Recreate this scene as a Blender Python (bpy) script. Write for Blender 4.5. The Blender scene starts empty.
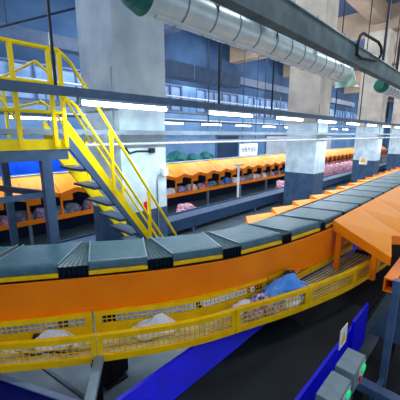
import bpy, bmesh, math, random
from mathutils import Vector, Matrix
R = random.Random(7)
sc = bpy.context.scene
C = sc.collection
PI = math.pi

# ------------------------------------------------------------------ materials
def lin(c):
    return tuple((x/12.92 if x <= .04045 else ((x+.055)/1.055)**2.4) for x in (v/255 for v in c))
_m = {}
def mat(name, rgb, rough=.6, metal=0., var=.12, scale=6., bump=0., rgb2=None, emit=0., coat=0., stretch=None, trans=0.):
    if name in _m: return _m[name]
    m = bpy.data.materials.new(name); m.use_nodes = True; _m[name] = m
    nt = m.node_tree; n = nt.nodes; l = nt.links
    b = n['Principled BSDF']
    c = lin(rgb)
    tc = n.new('ShaderNodeTexCoord'); mp = n.new('ShaderNodeMapping')
    l.new(tc.outputs['Object'], mp.inputs[0])
    if stretch: mp.inputs['Scale'].default_value = stretch
    nz = n.new('ShaderNodeTexNoise'); nz.inputs['Scale'].default_value = scale; nz.inputs['Detail'].default_value = 6
    l.new(mp.outputs[0], nz.inputs[0])
    cr = n.new('ShaderNodeValToRGB'); l.new(nz.outputs[0], cr.inputs[0])
    c2 = lin(rgb2) if rgb2 else tuple(x*(1-var) for x in c)
    c1 = c if rgb2 else tuple(min(1, x*(1+var)) for x in c)
    cr.color_ramp.elements[0].position = .35; cr.color_ramp.elements[1].position = .65
    cr.color_ramp.elements[0].color = (*c2, 1); cr.color_ramp.elements[1].color = (*c1, 1)
    l.new(cr.outputs[0], b.inputs['Base Color'])
    b.inputs['Roughness'].default_value = rough; b.inputs['Metallic'].default_value = metal
    b.inputs['Specular IOR Level'].default_value = .28
    if coat: b.inputs['Coat Weight'].default_value = coat
    if trans: b.inputs['Transmission Weight'].default_value = trans
    if emit:
        b.inputs['Emission Color'].default_value = (*c, 1); b.inputs['Emission Strength'].default_value = emit
    if bump:
        bp = n.new('ShaderNodeBump'); bp.inputs['Strength'].default_value = bump; bp.inputs['Distance'].default_value = .02
        l.new(nz.outputs[0], bp.inputs['Height']); l.new(bp.outputs[0], b.inputs['Normal'])
    return m

M_floor = mat('floor_concrete', (112,128,138), .38, scale=2.2, rgb2=(86,102,114), bump=.05)
M_ceil = mat('ceiling_paint', (92,110,146), .9, scale=.8, rgb2=(74,92,128))
M_beamc = mat('beam_plaster', (178,158,134), .85, scale=.9, rgb2=(150,136,120))
M_beamb = mat('beam_blue_grey_paint', (96,112,140), .85, scale=.9, rgb2=(78,94,124))
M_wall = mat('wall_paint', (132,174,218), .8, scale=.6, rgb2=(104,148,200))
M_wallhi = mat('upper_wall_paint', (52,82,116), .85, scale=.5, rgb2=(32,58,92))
M_white = mat('column_white_paint', (222,244,250), .6, scale=3., rgb2=(184,212,228), bump=.1)
M_colup = mat('column_bare_plaster', (178,192,198), .8, scale=1.6, rgb2=(146,164,178))
M_coltan = mat('column_tan_plaster', (204,198,184), .8, scale=1.6, rgb2=(174,170,160))
M_blueband = mat('column_blue_grey_paint', (70,98,128), .5, scale=4., rgb2=(54,80,112))
M_belt = mat('belt_rubber', (66,106,118), .46, scale=14., rgb2=(54,92,106))
M_bellow = mat('bellows_rubber', (96,122,128), .38, scale=20., rgb2=(78,102,110))
M_dark = mat('dark_rubber', (18,34,48), .4, scale=12.)
M_black = mat('black_steel', (20,24,30), .7, scale=9.)
M_yrail = mat('yellow_rail_paint', (250,196,8), .4, scale=9.)
M_yel = mat('yellow_safety_paint', (255,208,0), .42, scale=8., rgb2=(242,188,0))
M_stair = mat('stair_yellow_paint', (255,228,0), .4, scale=8., rgb2=(246,212,0))
M_or = mat('orange_powder_coat', (255,140,0), .42, scale=3., rgb2=(246,126,0))
M_orch = mat('orange_chute_sheet', (255,160,0), .5, scale=2., rgb2=(250,144,0))
M_bgrey = mat('blue_grey_steel', (76,104,136), .45, scale=6., rgb2=(64,90,122))
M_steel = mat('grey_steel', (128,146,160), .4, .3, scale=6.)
M_galv = mat('galvanised_duct', (226,244,246), .32, .2, scale=5., rgb2=(206,230,236))
M_seam = mat('duct_seam', (120,140,150), .4, .6, scale=5.)
M_green = mat('duct_cap_green', (44,128,112), .5, scale=6., rgb2=(36,104,98))
M_capw = mat('duct_cap_pale', (180,222,208), .4, .2, scale=6.)
M_ibeam = mat('girder_grey_green', (92,114,118), .7, scale=2.5, rgb2=(66,88,96), bump=.1)
M_pipew = mat('pipe_white_paint', (206,216,220), .5, scale=6.)
M_tube = mat('fluorescent_tube', (225,240,255), .5, emit=13.)
M_fix = mat('lamp_housing', (150,172,200), .5, scale=6.)
M_blue = mat('blue_guard_plate', (0,4,226), .45, scale=5., rgb2=(0,2,200))
M_navy = mat('navy_guard_plate', (12,22,120), .4, scale=5., rgb2=(8,16,98))
M_beltdk = mat('conveyor_belt_dark', (14,30,36), .6, scale=3., rgb2=(8,18,24))
M_box = mat('control_box_grey', (112,132,138), .4, scale=12., rgb2=(100,120,128))
M_gbtn = mat('green_button', (0,216,120), .3, emit=.5)
M_rbtn = mat('red_button', (226,20,40), .35)
M_sheet = mat('white_sheet', (240,244,244), .6, scale=4.)
M_ink = mat('sign_ink', (40,56,90), .7)
M_bluetarp = mat('blue_plastic_sheet', (0,84,226), .4, scale=4., rgb2=(0,60,196), bump=.3)
M_gtarp = mat('green_woven_sack', (24,112,104), .6, scale=7., rgb2=(16,74,84), bump=.5)
M_bagw = mat('white_polybag', (248,250,252), .4, scale=9., rgb2=(226,234,242), bump=.5)
M_bagb = mat('blue_polybag', (98,168,246), .4, scale=7., rgb2=(70,142,232), bump=.4)
M_bagp = mat('purple_printed_polybag', (232,222,240), .4, scale=30., rgb2=(70,30,150), bump=.4)
M_bagk = mat('black_polybag', (34,34,42), .4, scale=8., bump=.5)
M_bagr = mat('pink_striped_sack', (240,220,228), .5, scale=18., rgb2=(206,84,120), bump=.4)
M_bagg = mat('grey_polybag', (140,156,176), .4, scale=10., rgb2=(96,108,130), bump=.4)
M_tray = mat('tray_sheet', (240,232,180), .45, .0, scale=7., rgb2=(206,196,140))
M_rod = mat('dark_hanger_rod', (28,36,52), .6)
M_glass = mat('window_pane', (150,184,226), .25, scale=1.2, rgb2=(110,150,204), emit=.12)
M_frame = mat('window_frame_paint', (90,116,156), .5)
M_doorw = mat('white_door_paint', (216,226,240), .5, scale=1.)
M_rust = mat('brown_duct_paint', (150,90,64), .6)

# ------------------------------------------------------------------ mesh builder
class MB:
    def __init__(s): s.v = []; s.f = []; s.mi = []; s.smooth = False
    def add(s, vs, fs, mi=0):
        o = len(s.v); s.v += [tuple(v) for v in vs]
        for f in fs: s.f.append([i+o for i in f]); s.mi.append(mi)
        return s
    def box(s, x0,x1,y0,y1,z0,z1, mi=0, mx=None):
        vs = [Vector(p) for p in ((x0,y0,z0),(x1,y0,z0),(x1,y1,z0),(x0,y1,z0),(x0,y0,z1),(x1,y0,z1),(x1,y1,z1),(x0,y1,z1))]
        if mx: vs = [mx @ v for v in vs]
        return s.add(vs, [(3,2,1,0),(4,5,6,7),(0,1,5,4),(1,2,6,5),(2,3,7,6),(3,0,4,7)], mi)
    def hexa(s, bot, top, mi=0):   # 4 bottom points, 4 top points, both counter-clockwise seen from above
        return s.add(list(bot)+list(top), [(3,2,1,0),(4,5,6,7),(0,1,5,4),(1,2,6,5),(2,3,7,6),(3,0,4,7)], mi)
    def bar(s, a, b, w, h=None, mi=0, up=(0,0,1)):   # square section bar
        a = Vector(a); b = Vector(b); d = (b-a).normalized(); h = h or w
        u = Vector(up)
        if abs(d.dot(u)) > .98: u = Vector((1,0,0))
        r = d.cross(u).normalized(); u = r.cross(d).normalized()
        q = [(-w/2,-h/2),(w/2,-h/2),(w/2,h/2),(-w/2,h/2)]
        vs = [a+r*i+u*j for i,j in q]+[b+r*i+u*j for i,j in q]
        return s.add(vs, [(0,1,2,3),(7,6,5,4),(0,4,5,1),(1,5,6,2),(2,6,7,3),(3,7,4,0)], mi)
    def tube(s, pts, r, n=8, mi=0, cap=True):
        pts = [Vector(p) for p in pts]; rings = []
        rr = r if isinstance(r,(list,tuple)) else [r]*len(pts)
        ref = None
        for i,p in enumerate(pts):
            d = (pts[min(i+1,len(pts)-1)]-pts[max(i-1,0)]).normalized()
            if ref is None:
                ref = Vector((0,0,1)) if abs(d.z) < .9 else Vector((1,0,0))
            a = d.cross(ref).normalized(); b = a.cross(d).normalized(); ref = b
            rings.append([p+(a*math.cos(t)+b*math.sin(t))*rr[i] for t in (2*PI*k/n for k in range(n))])
        vs = [v for g in rings for v in g]; fs = []
        for i in range(len(pts)-1):
            for k in range(n):
                fs.append((i*n+k, i*n+(k+1)%n, (i+1)*n+(k+1)%n, (i+1)*n+k))
        if cap:
            fs.append(tuple(range(n))[::-1]); fs.append(tuple((len(pts)-1)*n+k for k in range(n)))
        return s.add(vs, fs, mi)
    def sweep(s, sections, mi=0):   # list of same length closed sections
        n = len(sections[0]); vs = [v for g in sections for v in g]; fs = []
        for i in range(len(sections)-1):
            for k in range(n): fs.append((i*n+k, i*n+(k+1)%n, (i+1)*n+(k+1)%n, (i+1)*n+k))
        fs.append(tuple(range(n))[::-1]); fs.append(tuple((len(sections)-1)*n+k for k in range(n)))
        return s.add(vs, fs, mi)
    def build(s, name, mats, parent=None, bevel=0., smooth=False, loc=None):
        og = tuple(parent['_o']) if parent is not None and '_o' in parent else (0,0,0)
        me = bpy.data.meshes.new(name); me.from_pydata([(v[0]-og[0],v[1]-og[1],v[2]-og[2]) for v in s.v], [], s.f)
        for m in (mats if isinstance(mats,(list,tuple)) else [mats]): me.materials.append(m)
        for p,i in zip(me.polygons, s.mi): p.material_index = i; p.use_smooth = smooth
        bm = bmesh.new(); bm.from_mesh(me); bmesh.ops.recalc_face_normals(bm, faces=bm.faces); bm.to_mesh(me); bm.free()
        me.update()
        if smooth:
            try: me.set_sharp_from_angle(angle=math.radians(38))
            except Exception: pass
        o = bpy.data.objects.new(name, me); C.objects.link(o)
        if parent is not None:
            o.parent = parent; o['_o'] = og
        if bevel:
            b = o.modifiers.new('bevel','BEVEL'); b.width = bevel; b.segments = 2; b.limit_method = 'ANGLE'
        return o

def empty(name, loc=(0,0,0)):
    o = bpy.data.objects.new(name, None); C.objects.link(o); o.location = loc; o['_o'] = tuple(loc)
    o.empty_display_size = .1
    return o
def tag(o, label, cat, group=None, kind=None):
    o['label'] = label; o['category'] = cat
    if group: o['group'] = group
    if kind: o['kind'] = kind
    return o
def struct(o): o['kind'] = 'structure'; return o
def plabel(o, s): o['label'] = s; return o
def copy_tree(o, delta, parent=None):
    c = o.copy(); C.objects.link(c)
    if parent is None:
        c.location = Vector(o.location)+Vector(delta)
    else: c.parent = parent
    for ch in o.children: copy_tree(ch, delta, c)
    return c

# ------------------------------------------------------------------ curves
class Curve:
    def __init__(s, pts, step=.04):
        P = [Vector((p[0],p[1],0)) for p in pts]; P = [2*P[0]-P[1]]+P+[2*P[-1]-P[-2]]
        s.p = []
        for i in range(1,len(P)-2):
            a,b,c,d = P[i-1:i+3]; n = max(2,int((c-b).length/step)) if (c-b).length < 3 else 8
            for k in range(n):
                t = k/n
                s.p.append(.5*((2*b)+(c-a)*t+(2*a-5*b+4*c-d)*t*t+(3*b-a-3*c+d)*t**3))
        s.p.append(P[-2]); s.l = [0]
        for a,b in zip(s.p, s.p[1:]): s.l.append(s.l[-1]+(b-a).length)
        s.len = s.l[-1]
    def at(s, u, off=0, z=0):
        u = max(0,min(s.len,u)); i = 0
        lo, hi = 0, len(s.l)-2
        while lo < hi:
            m = (lo+hi+1)//2
            if s.l[m] <= u: lo = m
            else: hi = m-1
        i = lo
        t = (u-s.l[i])/max(1e-9, s.l[i+1]-s.l[i])
        p = s.p[i].lerp(s.p[i+1], t)
        j0 = max(0,i-2); j1 = min(len(s.p)-1,i+3)
        d = (s.p[j1]-s.p[j0]).normalized()
        n = Vector((d.y,-d.x,0))
        q = p+n*off; return Vector((q.x,q.y,z))
    def near(s, x, y):
        best = min(range(len(s.p)), key=lambda i:(s.p[i].x-x)**2+(s.p[i].y-y)**2); return s.l[best]
    def ux(s, x):
        best = min(range(len(s.p)), key=lambda i:abs(s.p[i].x-x)); i = best
        for i in range(len(s.p)-1):
            if s.p[i].x <= x <= s.p[i+1].x:
                t = (x-s.p[i].x)/(s.p[i+1].x-s.p[i].x); return s.l[i]+t*(s.l[i+1]-s.l[i])
        return s.l[best]
def swept(mb, cv, u0, u1, o0, o1, z0, z1, step=.1, mi=0):
    f = lambda v,u: v(u) if callable(v) else v
    n = max(1, int((u1-u0)/step)); secs = []
    for i in range(n+1):
        u = u0+(u1-u0)*i/n
        a,b,c,d = f(o0,u),f(o1,u),f(z0,u),f(z1,u)
        secs.append([cv.at(u,a,c),cv.at(u,b,c),cv.at(u,b,d),cv.at(u,a,d)])
    mb.sweep(secs, mi); return mb

ORD = ['first','second','third','fourth','fifth','sixth','seventh','eighth','ninth','tenth','eleventh','twelfth','thirteenth','fourteenth','fifteenth','sixteenth','seventeenth','eighteenth','nineteenth','twentieth']
def seen_x(x, y):      # rough column of the photo a floor position falls in, only used to word labels
    a = math.radians(43.9); f = x*math.cos(a)+y*math.sin(a); r = x*math.sin(a)-y*math.cos(a)
    return 200+307*r/max(f,.1)
cnt_ = {}
def where(kind, x, y):
    p = seen_x(x, y)
    seg = 0 if p < 100 else 1 if p < 166 else 2 if p < 286 else 3 if p < 325 else 4 if p < 355 else 5
    k = (kind, seg); cnt_[k] = cnt_.get(k, 0)+1; n = ORD[min(19, cnt_[k]-1)]
    return {0:'%s from the left, left of the stair column'%n, 1:None, 2:'%s from the left between the first two columns'%n, 3:None, 4:'%s from the left between the second and third columns'%n, 5:''}[seg], seg
# sorter joints between carriages: (front point, rear point), worked out from the real pitch of the carriages
FJ = [(-1.05,4.10),(-.28,3.46),(.36,2.93),(.99,2.49),(1.63,2.08),(2.30,1.76),(3.07,1.57),(3.83,1.46),(4.52,1.42),(5.24,1.41)]
RJ = [(-.45,4.42),(.26,3.80),(.82,3.34),(1.34,2.97),(1.85,2.60),(2.44,2.27),(3.04,2.12),(3.69,2.06),(4.38,2.05),(5.10,2.05)]
FW = [.20,.20,.10,.25,.24,.22,.17,.15,.11,.09]   # bellows widths, front
RW = [.06,.06,.05,.07,.06,.06,.05,.05,.05,.05]
PITCH = .72
XEND = 34
while FJ[-1][0] < XEND:
    FJ.append((FJ[-1][0]+PITCH, 1.41)); RJ.append((RJ[-1][0]+PITCH, 2.05)); FW.append(.09); RW.append(.05)
CF = Curve(FJ); CR = Curve(RJ)
ZD = 1.50

# ------------------------------------------------------------------ setting
X0,X1,Y1,ZC = -7, 62, 14, 8.6
struct(MB().box(X0,X1,-6,Y1,-.2,0).build('floor', M_floor))
struct(MB().box(X0,X1,-6,Y1+.3,ZC,ZC+.25).build('ceiling', M_ceil))
# back wall with window openings
wb = MB(); wins = []
wx = 3.0
zs0, zs1 = 4.0, 5.5
while wx < 52: wins.append((wx, wx+4.4)); wx += 5.6
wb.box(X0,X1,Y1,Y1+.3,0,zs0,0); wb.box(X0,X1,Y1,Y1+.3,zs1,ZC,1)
px = X0
for a,b in wins:
    wb.box(px,a,Y1,Y1+.3,zs0,zs1,0); px = b
wb.box(px,X1,Y1,Y1+.3,zs0,zs1,0)
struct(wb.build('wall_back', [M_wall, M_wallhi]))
for i,(a,b) in enumerate(wins):
    w = empty('window_%d'%(i+1), (a,Y1,zs0)); struct(w)
    m = MB(); m.box(a,b,Y1-.02,Y1+.1,zs0,zs0+.08); m.box(a,b,Y1-.02,Y1+.1,zs1-.08,zs1)
    for k in range(6):
        x = a+(b-a-.07)*k/5; m.box(x,x+.07,Y1-.015,Y1+.09,zs0+.08,zs1-.08)
    m.build('window_frame', M_frame, w)
    MB().box(a+.02,b-.02,Y1+.12,Y1+.15,zs0+.01,zs1-.01).build('pane', M_glass, w)
struct(MB().box(X1,X1+.3,-6,Y1+.3,0,ZC).build('wall_right', M_wall))
struct(MB().box(X0-.3,X0,-6,Y1+.3,0,ZC).build('wall_light_blocker', M_wall))  # unseen wall added to block world light and darken the left-hand faces
# doors on the back wall
for i,(a,b,mm) in enumerate(((16.2,18.6,M_wallhi),(22.6,26.4,M_doorw),(34,37,M_doorw))):
    d = empty('door_%d'%(i+1), (a,Y1-.05,0)); struct(d)
    MB().box(a,b,Y1-.07,Y1-.01,0.01,2.5).build('door_leaf', mm, d)
    f = MB(); f.box(a-.1,a,Y1-.09,Y1-.005,.01,2.6); f.box(b,b+.1,Y1-.09,Y1-.005,.01,2.6); f.box(a,b,Y1-.09,Y1-.005,2.51,2.6)
    f.build('door_frame', M_frame, d)
# ceiling beams across and along
k = 0
for x in [2.6+7.4*i for i in range(-1,8)]:
    k += 1
    struct(MB().box(x+.1,x+.8,-6,Y1-.002,7.5,ZC-.002).build('trim_%d'%k, M_beamc if x > 12 else M_beamb))
for y in (4.5, 11.5):
    for i in range(-1,7):
        k += 1; x = 2.6+7.4*i
        struct(MB().box(x+.802,x+7.498,y,y+.6,7.85,ZC-.002).build('trim_%d'%k, M_beamc if x > 9 else M_beamb))

# columns
cl = ['white concrete column with blue-grey base behind the yellow staircase',
      'white concrete column with blue-grey base right of the hanging white sign',
      'white column with the small yellow warning notice on it',
      'narrow far column at the right edge beyond the notice column',
      'farthest column along the sorter line, near the right edge']
for i in range(5):
    x = 2.6+7.4*i; y = 4.25; w = .92 if i < 1 else .85
    c = empty('concrete_column', (x,y,0)); tag(c, cl[i], 'column', 'square concrete columns in a row')
    plabel(MB().box(x,x+w,y,y+1.08,0,1.3).build('painted_base', M_blueband, c), 'blue-grey painted base')
    MB().box(x,x+w,y,y+1.08,1.3,3.0).build('white_shaft', M_white, c)
    plabel(MB().box(x-.03,x+w+.03,y-.0,y+1.1,3.0,7.5 if 1 else ZC).build('upper_shaft', M_colup if i == 0 else M_coltan, c), 'bare plaster upper shaft')

# ------------------------------------------------------------------ main sorter track
tr = empty('sorter_track', (3,2,0))
tag(tr, 'long curving sorter track with orange side skirt carrying the grey belt carriages', 'conveyor')
L = CF.len
zb = lambda u: 1.085 - .085*max(0,min(1,(CF.at(u).x-1.2)/2.5))
m = MB(); swept(m, CF, 0, L, .035, .055, zb, 1.38, .08)
swept(m, CF, 0, L, .02, .075, lambda u: zb(u)-.015, lambda u: zb(u)+.0, .08)
m.build('side_skirt', M_or, tr, smooth=False)
m = MB(); swept(m, CF, 0, L, -.50, .03, 1.18, 1.375, .12)
m.build('track_bed', M_black, tr)
LR = CR.len
m = MB(); swept(m, CR, 0, LR, -.05, -.02, 1.12, 1.42, .12)
plabel(m.build('rear_skirt', M_bgrey, tr), 'blue-grey rear skirt')
for x,y in [(1.36,2.62),(-.3,3.75),(3.0,1.85),(5.0,1.75),(7.0,1.75),(9.0,1.75),(11.5,1.75),(14,1.75),(17,1.75),(20,1.75)]:
    m = MB(); m.box(x-.045,x+.045,y-.045,y+.045,.02,1.18); m.box(x-.12,x+.12,y-.1,y+.1,0,.02)
    m.box(x-.17,x-.05,y-.03,y+.03,.02,.3); m.box(x+.05,x+.17,y-.03,y+.03,.02,.3)
    m.box(x-.02,x+.02,y-.25,y+.22,1.13,1.18)
    m.build('leg', M_black, tr)

# ------------------------------------------------------------------ carriages
def vv(p, z): return Vector((p[0],p[1],z))
def lerp(a,b,t): return Vector((a[0]+(b[0]-a[0])*t, a[1]+(b[1]-a[1])*t, 0))
def carriage(k):
    F0,F1,R0,R1 = [Vector((*p,0)) for p in (FJ[k],FJ[k+1],RJ[k],RJ[k+1])]
    df = (F1-F0).normalized(); dr = (R1-R0).normalized()
    f0 = F0+df*FW[k]/2; f1 = F1-df*FW[k+1]/2; r0 = R0+dr*RW[k]/2; r1 = R1-dr*RW[k+1]/2
    cen = (f0+f1+r0+r1)/4
    e = empty('sorter_carriage', (cen.x,cen.y,1.385))
    z = lambda p,h: Vector((p.x,p.y,h))
    # belt: flat top with rounded front and rear noses
    secs = []
    for t in (0,.004,.996,1):
        f = f0.lerp(f1,t); r = r0.lerp(r1,t); d = (r-f); ln = d.length; d = d/ln
        dz = 0 if 0<t<1 else -.004
        prof = [(0,.03),(.0,.045),(.008,.07),(.022,.085),(.05,.09),(ln-.05,.09),(ln-.02,.085),(ln,.06),(ln,.03)]
        secs.append([z(f+d*a, 1.395+b*1.1667+dz) for a,b in prof])
    m = MB(); m.sweep(secs); m.build('belt', M_belt, e)
    n = Vector((df.y,-df.x,0))
    m = MB()
    for (a,b) in ((f0,f1),):
        m.hexa([z(a+n*.018,1.388),z(b+n*.018,1.388),z(b-n*.05,1.388),z(a-n*.05,1.388)],[z(a+n*.018,1.424),z(b+n*.018,1.424),z(b-n*.05,1.424),z(a-n*.05,1.424)])
    plabel(m.build('side_rail', M_yrail, e, bevel=.004), 'yellow side rail')
    # pale strips that paint a highlight along the belt ends
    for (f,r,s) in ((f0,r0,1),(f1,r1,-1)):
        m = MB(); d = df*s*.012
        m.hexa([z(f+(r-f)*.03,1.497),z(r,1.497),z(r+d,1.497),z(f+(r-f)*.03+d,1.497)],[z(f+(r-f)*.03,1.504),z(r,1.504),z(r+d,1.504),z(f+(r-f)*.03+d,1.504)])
        plabel(m.build('pale_edge', M_steel, e), 'pale painted highlight on the belt edge')
    # bellows towards the next carriage
    g0,g1 = f1, F1+df*0
    nf = f1; nr = r1
    if k+1 < len(FJ)-1:
        d2 = (Vector((*FJ[k+2],0))-F1).normalized(); nf2 = F1+d2*FW[k+1]/2
        e2 = (Vector((*RJ[k+2],0))-R1).normalized(); nr2 = R1+e2*RW[k+1]/2
    else: nf2 = F1; nr2 = R1
    N = 12 if FW[k+1] > .13 else 4
    top = MB(); fr = MB(); rows = []
    for i in range(N+1):
        t = i/N; h = 1.488 if i % 2 == 0 else 1.468
        o = .016 if i % 2 == 0 else -.012
        f = nf.lerp(nf2,t)+n*o; r = nr.lerp(nr2,t); rows.append((f,r,h))
    vs = []; fs = []
    for f,r,h in rows: vs += [z(f,h),z(r,h if N>4 else h),z(f,1.39),z(r,1.39)]
    for i in range(N):
        a = i*4; b = a+4
        fs += [(a,b,b+1,a+1),(a+2,a+3,b+3,b+2),(a+1,b+1,b+3,a+3)]
    fs += [(0,1,3,2),(N*4,N*4+2,N*4+3,N*4+1)]
    top.add(vs, fs, 0)
    top.add(vs, [(i*4,i*4+2,i*4+6,i*4+4) for i in range(N)], 1)
    plabel(top.build('bellows', [M_bellow if N > 4 else M_dark, M_dark], e), 'dark pleated bellows')
    return e
clab = {0:'grey belt carriage outside the left edge of the photo',
 1:'leftmost grey belt carriage, cut by the left edge of the photo',
 2:'grey belt carriage just below the two blue-grey platform legs',
 3:'grey belt carriage below the staircase foot, between two wide pleated bellows',
 4:'grey belt carriage right below the white column behind the stairs',
 5:'grey belt carriage with the first far orange chute at its far corner',
 6:'grey belt carriage nearest before the orange hood, above the blue bag',
 7:'grey belt carriage whose near end meets the left corner of the orange hood'}
ccopy = 9; car = {}
base = None
for k in range(0, len(FJ)-1):
    if k <= ccopy: e = carriage(k); base = e; kb = k
    else: e = copy_tree(base, ((k-kb)*PITCH,0,0))
    if k in clab: lab = clab[k]
    elif k <= 18: lab = 'grey belt carriage on the straight, %s behind the left corner of the orange hood' % ['first','second','third','fourth','fifth','sixth','seventh','eighth','ninth','tenth','eleventh'][k-8]
    else: lab = 'small distant grey belt carriage far along the straight sorter line'
    tag(e, lab, 'carriage', 'belt carriages riding on the sorter track')

# ------------------------------------------------------------------ guard tray beneath the sorter
OUT = Curve([(-.9,3.63),(-.25,3.08),(.39,2.54),(.97,2.10),(1.62,1.69),(2.21,1.45),(2.89,1.21),(3.68,1.01),(4.45,.90),(4.85,.86)])
INN = Curve([(-.8,3.80),(-.2,3.28),(.45,2.76),(1.09,2.32),(1.88,1.84),(2.76,1.58),(3.6,1.46),(4.45,1.38),(4.85,1.36)])
ty = empty('guard_tray', (2,1.9,.5))
tag(ty, 'curved yellow mesh-sided tray running beneath the orange skirt, catching fallen parcels', 'guard tray')
tyo = ty
def panel(cv, u0, u1, z0, z1, tb, bb, eb, cell, name, wire=.003, mat_=M_yel):
    m = MB()
    swept(m, cv, u0, u1, -.012, .012, z1-tb, z1, .08)
    swept(m, cv, u0, u1, -.012, .012, z0, z0+bb, .08)
    swept(m, cv, u0, u0+eb, -.012, .012, z0+bb, z1-tb, .08)
    swept(m, cv, u1-eb, u1, -.012, .012, z0+bb, z1-tb, .08)
    swept(m, cv, u0, u1, -.03, .012, z1, z1+.008, .08)
    p = m.build(name, mat_, ty)
    m = MB()
    n = int((u1-u0-2*eb)/cell)
    for i in range(1,n):
        u = u0+eb+(u1-u0-2*eb)*i/n
        m.bar(cv.at(u,0,z0+bb-.005), cv.at(u,0,z1-tb+.005), wire*2)
    q = max(1,int(round((z1-tb-z0-bb)/cell)))
    for j in range(1,q):
        zz = z0+bb+(z1-tb-z0-bb)*j/q
        swept(m, cv, u0+eb, u1-eb, -wire, wire, zz-wire, zz+wire, .08)
    w = m.build('wire_mesh', mat_, p)
    return p
ob = [OUT.ux(x) for x in (-.9,-.1)]+[OUT.ux(.965)]+[OUT.near(2.06,1.5),OUT.near(2.93,1.2),OUT.near(3.75,1.0),OUT.near(4.45,.90),OUT.len]
for a,b in zip(ob, ob[1:]): panel(OUT, a+.004, b-.004, .76, 1.0, .036, .058, .04, .046, 'outer_guard_panel')
ib = [INN.ux(x) for x in (-.8,-.1,1.06)]+[INN.near(2.72,1.6),INN.near(3.55,1.47),INN.near(4.3,1.4),INN.len]
for a,b in zip(ib, ib[1:]): panel(INN, a+.01, b-.01, .86, 1.06, .035, .085, .06, .044, 'inner_guard_panel')
# tray floor: wire grid over thin ribs on the left, slatted run on the right
def between(u, t, z):
    a = OUT.at(u*OUT.len,0,z); b = INN.at(u*INN.len,0,z); return a.lerp(b, t)
m = MB()
NX = 150
for j in range(11):
    t = j/10
    secs = []
    for i in range(0,NX+1,3):
        p = between(i/NX,t,.80); d = (between(min(1,i/NX+.01),t,.8)-between(max(0,i/NX-.01),t,.8)).normalized(); nn = Vector((d.y,-d.x,0))*.007
        secs.append([p-nn, p+nn, p+nn+Vector((0,0,.014)), p-nn+Vector((0,0,.014))])
    m.sweep(secs)
for i in range(0,NX+1,1): m.bar(between(i/NX,0,.797), between(i/NX,1,.797), .006)
plabel(m.build('tray_grid', M_tray, ty), 'pale wire tray floor')
# solid sheet part of the floor left half, with holes along centre (two narrow strips)
m = MB()
for (t0,t1,u0,u1) in ((.05,.30,.0,.52),(.62,.95,.0,.52)):
    secs = []
    for i in range(40):
        u = u0+(u1-u0)*i/39
        a = between(u,t0,.815); b = between(u,t1,.815); h = Vector((0,0,.004))
        secs.append([a,b,b+h,a+h])
    m.sweep(secs)
plabel(m.build('tray_sheet', M_tray, ty), 'pale sheet metal strips')
# support posts
for (x,y) in ((.95,2.03),(-.3,3.05)):
    m = MB(); m.box(x-.03,x+.03,y+.06,y+.12,.0,.79); m.bar((x,y,.77),(x+.17,y+.36,.77),.03)
    m.build('support_post', M_black, ty)
for x,y,yt in ((2.1,1.79,2.05),(3.0,1.52,1.85),(4.6,1.36,1.62)):
    m = MB(); m.bar((x,y,.79),(x,yt,.79),.03); m.bar((x,yt,.775),(x,yt,1.17),.03); m.build('support_arm', M_black, ty)
m = MB(); m.bar((.97,2.09,.80),(.60,1.62,.72),.075,.05)
plabel(m.build('bracket_arm', M_steel, ty, bevel=.004), 'pale grey bracket arm')
m = MB(); m.bar((.7,3.2,.35),(1.0,2.35,.12),.03)
m.build('brace', M_steel, ty)

# ------------------------------------------------------------------ parcels in the tray
def lump(name, loc, size, seed, m, peak=0., rz=0., n=3):
    bm = bmesh.new(); bmesh.ops.create_icosphere(bm, subdivisions=n, radius=1)
    rr = random.Random(seed); ph = [rr.uniform(0,6.28) for _ in range(9)]
    for v in bm.verts:
        c = v.co.copy(); s = lambda a,b: math.sin(a)*b
        k = 1+s(c.x*4+ph[0]+c.y*2,.10)+s(c.y*5+ph[1]-c.z*3,.09)+s(c.z*6+ph[2]+c.x*5,.07)+s(c.x*11+ph[3]+c.y*9,.045)+s(c.y*13+c.z*10+ph[4],.04)
        c *= k
        for i in range(2): c[i] = math.copysign(abs(c[i])**.8, c[i])
        if peak and c.z > 0: c.z += peak*max(0,1-2.2*math.hypot(c.x-.2,c.y))
        if c.z < -.55: c.z = -.55
        v.co = Vector((c.x*size[0], c.y*size[1], (c.z+.55)*size[2]))
    me = bpy.data.meshes.new(name); bm.to_mesh(me); bm.free(); me.materials.append(m)
    for p in me.polygons: p.use_smooth = n > 3
    o = bpy.data.objects.new(name, me); C.objects.link(o); o.location = loc; o.rotation_euler.z = rz
    return o
G = 'loose parcels lying in the yellow tray'
tag(lump('parcel_bag',(.77,2.49,.822),(.17,.10,.085),1,M_bagw,0,-.7), 'white plastic parcel bag in the tray at the left, below the left platform legs', 'parcel', G)
tag(lump('parcel_bag',(.675,2.59,.822),(.05,.06,.07),12,M_bagk,0,.3), 'small dark bag end at the left side of the leftmost white parcel', 'parcel', G)
tag(lump('parcel_bag',(.90,2.335,.822),(.05,.045,.045),15,M_bagw,0,.3), 'small crumpled white parcel right of the leftmost white parcel bag', 'parcel', G)
tag(lump('parcel_bag',(1.47,1.99,.822),(.20,.10,.085),2,M_bagw,.9,-.5), 'flat white parcel bag with a pinched top in the middle of the tray', 'parcel', G)
tag(lump('parcel_bag',(2.80,1.40,.85),(.30,.14,.13),3,M_bagb,.75,-.35), 'bright blue crumpled polybag heaped on the other parcels', 'parcel', G)
tag(lump('parcel_bag',(2.98,1.46,.93),(.13,.06,.10),4,M_bagk,.2,.3), 'black bag wedged behind the blue polybag by the skirt', 'parcel', G)
tag(lump('parcel_bag',(2.50,1.50,.822),(.16,.08,.11),5,M_bagp,0,-.4), 'purple and white printed parcel bag left of the blue polybag', 'parcel', G)
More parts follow.
